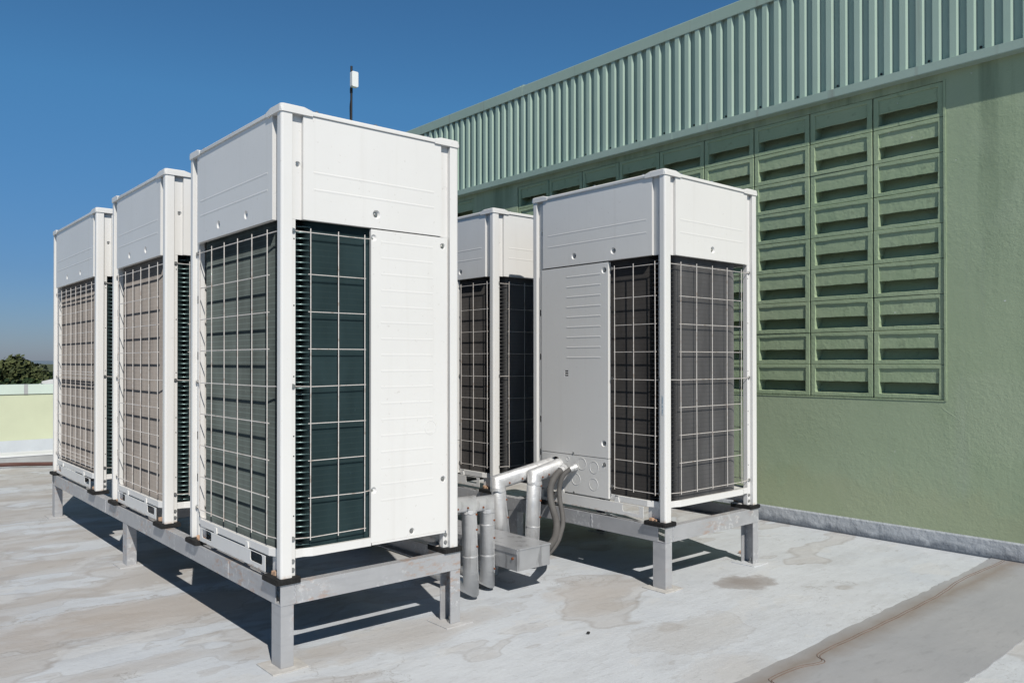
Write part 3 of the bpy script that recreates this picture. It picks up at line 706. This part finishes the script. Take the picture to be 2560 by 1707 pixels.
# small scraps
m = MB(); m.prism([(0, 0), (.075, -.012), (.085, .01), (.03, .028), (.0, .02)], lambda u, v, t: (u, v, t), 0, .012)
o = m.build('wood_scrap', M['scrap_wood'], None, .001); o.location = (2.645, -.09, FZ + .001); tag(o, 'small pinkish wood scrap on the roof beside the right stand leg', 'scrap')
bm = bmesh.new(); bmesh.ops.create_icosphere(bm, subdivisions=2, radius=.008)
for v in bm.verts: v.co *= 1 + .2 * math.sin(900 * v.co.x + 500 * v.co.y)
me = bpy.data.meshes.new('pebble'); bm.to_mesh(me); bm.free(); me.materials.append(M['pebble_black'])
o = bpy.data.objects.new('pebble', me); COL.objects.link(o); o.location = (1.07, -.436, FZ + .006); o.scale = (1, .7, .7); tag(o, 'tiny black pebble lying alone on the open pale roof floor', 'pebble')

# ------------------------------------------------------------------ green building
bld = empty('warehouse', (XW, 0, 0), 'green plastered building with vent blocks below a corrugated metal parapet band', 'building')
Y0, Y1 = -8.0, YP; XD = 9.0
wf = lambda u, v, w: (w, u, v)          # wall plane: u = y, v = z, w = depth into the wall
bank = (-.7905, 2.862, .832, 2.633); bank2 = (3.50, 4.305, .832, 2.633)
m = MB(); m.plate([(Y0, -.3), (Y1, -.3), (Y1, 2.80), (Y0, 2.80)], [dict(p=[(b[0], b[2]), (b[1], b[2]), (b[1], b[3]), (b[0], b[3])], kind='open') for b in (bank, bank2)], wf, 0, .16)
wall = m.build('wall', M['plaster'], bld, recalc=True)
m = MB(); m.box(.16, XD, Y0, Y0 + .15, -.3, 3.3); m.box(.16, XD, Y1 - .15, Y1, -.3, 3.3); m.box(XD - .15, XD, Y0 + .15, Y1 - .15, -.3, 3.3); m.build('rear_walls', M['plaster'], bld)
m = MB(); m.box(.05, XD, Y0, Y1, 3.30, 3.40); m.build('roof', M['flashing'], bld)
m = MB()
# thin raised plaster margin round the main bank
y0, y1, z0, z1 = bank
m.box(-.004, .02, y0 - .012, y0 + .0, z0 - .005, z1 + .004); m.box(-.003, .02, y0, y1, z0 - .008, z0 - .0)
m.build('bank_margin', M['block'], wall)
# one ventilation block, then copies
def block_mesh():
    m = MB(); w, h = .398, .1978; fr = .031; bo = .0245; j = lambda a: (random.random() - .5) * a
    def rough(p, amt, n):
        out = []
        for (a, b), (c, d) in zip(p, p[1:] + p[:1]):
            for k in range(n): f = k / n; out.append((a + (c - a) * f + j(amt), b + (d - b) * f + j(amt)))
        return out
    m.plate(rough([(0, 0), (w, 0), (w, h), (0, h)], .0014, 10), [dict(p=rough([(fr + j(.005), bo + j(.004)), (w - fr + j(.005), bo + j(.004)), (w - fr + j(.005), h - .0225 + j(.004)), (fr + j(.005), h - .0225 + j(.004))], .0032, 9), kind='open')], wf, .003, .15)
    zt, zm = h - .018, .093; n = 12; vs = []                      # the slat, its lower lip uneven
    for k in range(n + 1):
        v = fr - .004 + (w - 2 * fr + .008) * k / n; q = j(.003)
        vs += [(.0115 + j(.001), v, zm + q), (.026, v, zm + .003 + q), (.034, v, zt), (.0105 + j(.001), v, zt)]
    m.add(vs, [(4 * k + a, 4 * k + (a + 1) % 4, 4 * k + 4 + (a + 1) % 4, 4 * k + 4 + a) for k in range(n) for a in range(4)] + [(0, 3, 2, 1), (4 * n, 4 * n + 1, 4 * n + 2, 4 * n + 3)])
    m.prism([(.066, bo + .001), (.082, bo + .001), (.140, zt - .01), (.126, zt - .01)], lambda w_, v, t: (w_, t, v), fr - .004, w - fr + .004)
    return m
refs = []
def put_block(y, z):
    if len(refs) < 5: o = block_mesh().build('vent_block', M['block'], bld, .0028); refs.append(o)
    else: o = random.choice(refs).copy(); COL.objects.link(o); o.parent = bld
    o.location = (random.random() * .0022, y + .001, z + .001); o.rotation_euler = (random.uniform(-.0025, .0025), random.uniform(-.006, .006), random.uniform(-.004, .004))
for i in range(9):
    for j in range(9): put_block(-.789 + i * .4056, .833 + j * .2)
for i in range(2):
    for j in range(9): put_block(3.502 + i * .401, .833 + j * .2)
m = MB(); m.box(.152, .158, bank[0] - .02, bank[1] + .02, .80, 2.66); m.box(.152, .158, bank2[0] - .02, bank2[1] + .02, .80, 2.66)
o = m.build('bank_backing', M['vent_shade'], bld)
m = MB()
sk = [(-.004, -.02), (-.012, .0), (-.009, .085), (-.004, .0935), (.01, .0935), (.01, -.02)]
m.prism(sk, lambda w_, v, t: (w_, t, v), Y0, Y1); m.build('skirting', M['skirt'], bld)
# corrugated cladding: trapezoid ribs
m = MB(); pit = .0900; d = .026; base = -.020; yy = .582 - 40 * pit; pr = []
k0 = int((Y0 - .582) / pit) - 1; k1 = int((Y1 - .582) / pit)
top_z, bot_z = 3.44, 2.72
for k in range(k0, k1):
    c = .582 + k * pit + random.uniform(-.0018, .0018); dd = d + random.uniform(-.002, .001); pr += [(c - .0255, base), (c - .0165, base - dd), (c + .0165, base - dd), (c + .0255, base + random.uniform(-.001, .001))]
vs = [(w_, y_, z_) for z_ in (bot_z, top_z) for y_, w_ in pr]; L_ = len(pr)
m.add(vs, [(i, i + 1, L_ + i + 1, L_ + i) for i in range(L_ - 1)]); clad = m.build('corrugated_cladding', M['cladding'], bld)
sm = clad.modifiers.new('thick', 'SOLIDIFY'); sm.thickness = .0015; sm.offset = 1
for k in range(-18, 40, 3):
    c = .582 + k * pit + .045; m = MB(); m.tube([(base + .001, c, 2.755), (base - .006, c, 2.755)], .007, 8); m.build('cladding_screw', M['pole_dark'], clad, recalc=False)
m = MB(); m.prism([(.0, 2.676), (-.068, 2.676), (-.070, 2.680), (-.070, 2.727), (-.060, 2.731), (-.002, 2.741), (.0, 2.741)], lambda w_, v, t: (w_, t, v), Y0, 1.10)
m.prism([(.0, 2.6755), (-.0695, 2.6755), (-.0715, 2.6795), (-.0715, 2.7275), (-.061, 2.7315), (-.002, 2.7415), (.0, 2.7415)], lambda w_, v, t: (w_, t, v), 1.06, Y1)
m.build('lower_flashing', M['flashing'], bld)
m = MB(); m.prism([(.06, 3.30), (.06, 3.515), (-.045, 3.515), (-.052, 3.508), (-.052, 3.428), (-.049, 3.424), (-.044, 3.428), (-.044, 3.44), (-.018, 3.44), (-.018, 3.30)], lambda w_, v, t: (w_, t, v), Y0, 2.80)
m.prism([(.06, 3.2995), (.06, 3.5165), (-.0465, 3.5165), (-.0535, 3.5095), (-.0535, 3.4275), (-.0505, 3.423), (-.0455, 3.4275), (-.0455, 3.4395), (-.018, 3.4395), (-.018, 3.2995)], lambda w_, v, t: (w_, t, v), 2.74, Y1)
cop = m.build('coping', M['flashing'], bld)
m = MB()
for i in range(9):
    a = random.random() * .16; q = .012 + .02 * random.random(); m.prism([(2.72 + a + q * math.cos(t_) * 1.6, -.02 - .02 * random.random() + q * math.sin(t_) * .5) for t_ in [k * PI / 3 for k in range(6)]], lambda u, v, t: (v, u, t), 3.512, 3.519 + .008 * random.random())
m.build('sealant_lump', M['flashing'], cop)

# ------------------------------------------------------------------ far parapet
par = empty('parapet_wall', (-2, YP, 0), 'low yellow-green parapet wall with pale green coping at the far roof edge', 'parapet')
X0p, X1p = -7.0, XW + 2 - .002
m = MB(); m.box(X0p, X1p, 0, .18, FZ, .706); m.build('wall', M['parapet_yellow'], par)
m = MB(); m.box(X0p, 2.43, -.012, .20, .7065, .807); m.box(2.442, X1p, -.012, .20, .7065, .807); m.build('coping', M['parapet_cap'], par, .003)
m = MB(); m.box(2.418, 2.456, -.0135, .2015, .7062, .8085); m.build('coping_joint', M['ledge_grey'], par, .002)
m = MB(); m.box(X0p, X1p, -.010, -.0002, .095, .219); m.build('skirting', M['parapet_base'], par)
m = MB(); m.prism([(-.33, FZ + .0005), (-.33, .076), (-.328, .078), (-.001, .082), (-.001, FZ + .0005)], lambda w_, v, t: (t, w_, v), X0p, X1p); m.build('ledge', M['ledge_grey'], par)
m = MB(); m.prism([(-.334, .0765), (-.336, .0795), (-.334, .0855), (-.30, .096), (-.0105, .100), (-.0105, .0825), (-.328, .0785)], lambda w_, v, t: (t, w_, v), X0p, X1p); m.build('ledge_top', M['ledge_white'], par)
m = MB(); m.tube(smooth_path([(-4.2, 7.0, .022), (-2.2, 6.88, .022), (-.6, 6.85, .022), (.139, 6.78, .022), (.538, 6.55, .022), (1.1, 6.2, .022), (1.6, 6.1, .022), (2.2, 6.3, .022)], 8), .020, 10)
o = m.build('hose', M['hose_brown'], recalc=False); tag(o, 'dark red-brown hose lying on the roof in front of the far parapet', 'hose')

# antenna on its pole
an = empty('antenna_pole', (4.148, 6.9, 3.40), 'thin dark pole with white antenna box on the building roof above the nearest unit', 'antenna')
m = MB(); m.tube([(0, 0, 0), (0, 0, .8), (.003, 0, 1.606)], .0155, 8); m.build('pole', M['pole_dark'], an, recalc=False)
m = MB(); m.box(-.06, .06, -.06, .06, .0005, .012); m.build('foot_plate', M['pole_dark'], an)
m = MB(); m.prism(rrect(-.030, .064, 1.312, 1.518, .017), lambda u, v, t: (u, t, v), -.080, -.017); m.build('antenna_box', M['antenna_white'], an, .004)
m = MB(); m.tube([(0, 0, 1.245), (0, 0, 1.308)], .0195, 8); m.build('clamp', M['black_slot'], an, recalc=False)
m = MB(); m.tube(smooth_path([(-.02, -.03, 1.31), (-.022, -.022, 1.15), (-.031, -.019, 1.05), (-.028, -.019, .88), (-.019, -.017, .7), (-.017, -.017, .1)], 6), .0055, 6); m.build('cable', M['black_slot'], an, recalc=False)

# ------------------------------------------------------------------ land beyond the roof
GZ = -8.0
m = MB(); m.box(-3000, 3000, -3000, 3000, GZ - 1, GZ); o = m.build('terrain', M['terrain_green']); o['kind'] = 'structure'
m = MB(); m.box(-9, XW + XD, -9, YP + .25, GZ, -.36); tag(m.build('lower_storey', M['parapet_yellow']), 'pale walls of the storey under the roof terrace', 'building')
CAM = Vector((-1.197, -2.6167, 1.0546)); YAW = .7102
def bear(px, dist):
    a = YAW + math.atan((px - 1280) / 2000.05); q = dist / math.cos(math.atan((px - 1280) / 2000.05)); return CAM.x + q * math.sin(a), CAM.y + q * math.cos(a)
def hz(py, dist): return CAM.z - (py - 902.5) / 2000 * dist
def tree(name, px, dist, top_py, rx, rz, mat, label, cat='tree', group='trees beyond the roof', nleaf=2600, ls=.17, nb=9):
    x, y = bear(px, dist); zt = hz(top_py, dist); root = empty(name, (x, y, GZ), label, cat, group)
    H = zt - GZ; cz = H - rz
    tr_ = MB(); tr_.tube([(0, 0, 0), (.1, .05, cz * .5), (0, 0, cz * .9)], [.28, .2, .13], 8)
    blobs = []
    for i in range(nb):
        a = random.random() * 2 * PI; q = math.sqrt(random.random()) * .72; zz = (random.random() * 2 - 1) * .62
        if i == 0: a, q, zz = 0, .05, .55
        c = Vector((rx * q * math.cos(a), rx * q * math.sin(a), cz + rz * zz)); blobs.append((c, rx * (.30 + .2 * random.random())))
        tr_.tube([(0, 0, cz * .75), tuple(Vector((0, 0, cz * .85)).lerp(c, .5) + Vector((0, 0, .1))), tuple(c)], [.09, .06, .02], 5)
    tr_.build('trunk', M['bark'], root, recalc=False)
    cr_ = MB()
    for i in range(nleaf):
        c, r = random.choice(blobs); d_ = Vector((random.gauss(0, 1), random.gauss(0, 1), random.gauss(0, 1))).normalized()
        p = c + d_ * r * (.55 + .5 * random.random() ** .6)
        s = ls * (.6 + .8 * random.random()); u = Vector((random.gauss(0, 1), random.gauss(0, 1), random.gauss(0, 1))).normalized()
        nn = (d_ * .8 + u * .8 + Vector((0, 0, .4))).normalized(); t_ = nn.orthogonal().normalized(); b_ = nn.cross(t_)
        cr_.add([p - t_ * s, p + b_ * s * .55, p + t_ * s, p - b_ * s * .55], [(0, 1, 2, 3)])
    cr_.build('crown', M[mat], root, recalc=False)
tree('broad_tree', 28, 52, 884, 2.5, 2.6, 'leaf_olive', 'broad olive-green tree, tallest beyond the parapet at the left edge', nleaf=8000, nb=16)
tree('broad_tree', -45, 48, 893, 2.2, 2.6, 'leaf_olive', 'olive-green tree at the left picture edge, partly cut off', nleaf=5000)
tree('broad_tree', 72, 60, 893, 1.4, 2.6, 'leaf_mid', 'narrow duller tree right of the tallest olive tree', nleaf=4500, nb=12)
tree('broad_tree', 118, 66, 908, 1.5, 2.6, 'leaf_dark', 'dark tree beside the far left unit, beyond the parapet', nleaf=5000, nb=12)
tree('shrub', 20, 36, 944, 1.3, 1.2, 'leaf_dark', 'dark green rounded shrub top just above the left end of the parapet', 'shrub', 'dark shrubs behind the parapet', 2600, .12)
tree('shrub', 62, 35, 936, 1.1, 1.2, 'leaf_dark', 'taller dark green shrub top above the parapet joint', 'shrub', 'dark shrubs behind the parapet', 2600, .12)
tree('shrub', 98, 36, 950, .8, 1.0, 'leaf_dark', 'low dark shrub top left of the white shed roof', 'shrub', 'dark shrubs behind the parapet', 1600, .12)
tree('shrub', -30, 36, 946, 1.2, 1.2, 'leaf_dark', 'dark shrub cut off by the left picture edge, behind the parapet', 'shrub', 'dark shrubs behind the parapet', 1200, .12)
def house(name, px, dist, top_py, w, dp, label, roofm='house_roof'):
    x, y = bear(px, dist); zt = hz(top_py, dist); root = empty(name, (x, y, GZ), label, 'building', 'distant pale buildings'); H = zt - GZ; root.rotation_euler = (0, 0, -YAW + .3)
    m = MB(); m.box(-w / 2, w / 2, -dp / 2, dp / 2, 0, H - w * .10); m.build('wall', M['house_pale'], root)
    m = MB(); m.prism([(-w * .55, H - w * .10), (w * .55, H - w * .10), (w * .12, H), (-w * .12, H)], lambda u, v, t: (u, t, v), -dp * .55, dp * .55); m.build('roof', M[roofm], root)
    for k in (-.25, .2):
        m = MB(); m.box(w * k, w * (k + .12), -dp / 2 - .05, -dp / 2 + .02, H * .62, H * .78); m.build('window', M['window_dark'], root)
house('shed', 158, 46, 946, 2.4, 3.0, 'white-roofed shed beyond the parapet beside the far left unit')
house('far_house', 88, 620, 914, 4.5, 5, 'cream distant house between the trees, left of the other')
house('far_house', 101, 760, 911, 4.5, 5, 'white distant house between the trees, right of the other')
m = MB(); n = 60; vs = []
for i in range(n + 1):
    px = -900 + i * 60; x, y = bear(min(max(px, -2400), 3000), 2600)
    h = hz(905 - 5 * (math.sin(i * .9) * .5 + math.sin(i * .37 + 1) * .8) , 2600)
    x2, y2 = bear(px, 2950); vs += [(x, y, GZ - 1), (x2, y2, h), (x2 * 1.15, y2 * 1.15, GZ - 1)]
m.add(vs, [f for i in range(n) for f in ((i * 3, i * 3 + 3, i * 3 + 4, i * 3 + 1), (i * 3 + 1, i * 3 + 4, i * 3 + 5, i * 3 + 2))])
o = m.build('hills', M['hill_hazed']); o['kind'] = 'structure'

# ------------------------------------------------------------------ camera, light, sky
cd = bpy.data.cameras.new('camera'); cam = bpy.data.objects.new('camera', cd); COL.objects.link(cam); sc.camera = cam
yaw, pitch, roll = YAW, .0071, -.0008
cy_, sy_ = math.cos(yaw), math.sin(yaw); cp, sp_ = math.cos(pitch), math.sin(pitch)
fwd = Vector((sy_ * cp, cy_ * cp, sp_)); right = Vector((cy_, -sy_, 0)); up = right.cross(fwd)
r2 = right * math.cos(roll) + up * math.sin(roll); u2 = up * math.cos(roll) - right * math.sin(roll)
mt = Matrix((r2, u2, -fwd)).transposed().to_4x4(); mt.translation = CAM; cam.matrix_world = mt
cd.sensor_width = 36; cd.lens = 36 * 2000.05 / 2560; cd.shift_y = 34.66 / 2560; cd.clip_start = .05; cd.clip_end = 9000

S = Vector((-.36, -1, 1.10)).normalized()
sd = bpy.data.lights.new('sun', 'SUN'); sd.energy = 5.0; sd.angle = math.radians(.5); sd.color = (1, .955, .885)
so = bpy.data.objects.new('sun', sd); COL.objects.link(so); so.rotation_euler = S.to_track_quat('Z', 'Y').to_euler(); so.location = (-5, -10, 12)
w = bpy.data.worlds.new('World'); sc.world = w; w.use_nodes = True; nt = w.node_tree
sky = nt.nodes.new('ShaderNodeTexSky'); sky.sky_type = 'NISHITA'; sky.sun_disc = False
sky.sun_elevation = math.asin(S.z); sky.sun_rotation = math.atan2(S.x, S.y); sky.altitude = 0; sky.air_density = 1.0; sky.dust_density = .35; sky.ozone_density = 5.0
tc = nt.nodes.new('ShaderNodeTexCoord'); sx = nt.nodes.new('ShaderNodeSeparateXYZ'); nt.links.new(tc.outputs['Generated'], sx.inputs[0])
rp = nt.nodes.new('ShaderNodeValToRGB'); nt.links.new(sx.outputs[2], rp.inputs[0]); el = rp.color_ramp.elements
for _ in range(3): el.new(.5)
for e_, (p_, c_) in zip(el, ((0, (.37, .42, .60)), (.10, (.34, .48, .65)), (.30, (.43, .77, .89)), (.42, (.42, .74, .86)), (.58, (.13, .18, .20)))): e_.position = p_; e_.color = (*c_, 1)
mx = nt.nodes.new('ShaderNodeMix'); mx.data_type = 'RGBA'; mx.blend_type = 'MULTIPLY'; mx.inputs[0].default_value = 1
nt.links.new(sky.outputs[0], mx.inputs[6]); nt.links.new(rp.outputs[0], mx.inputs[7])
nt.links.new(mx.outputs[2], nt.nodes['Background'].inputs[0]); nt.nodes['Background'].inputs[1].default_value = .125
sc.view_settings.view_transform = 'Standard'; sc.view_settings.look = 'None'; sc.view_settings.exposure = -.3; sc.cycles.diffuse_bounces = 1; sc.cycles.max_bounces = 5; sc.view_settings.gamma = 1
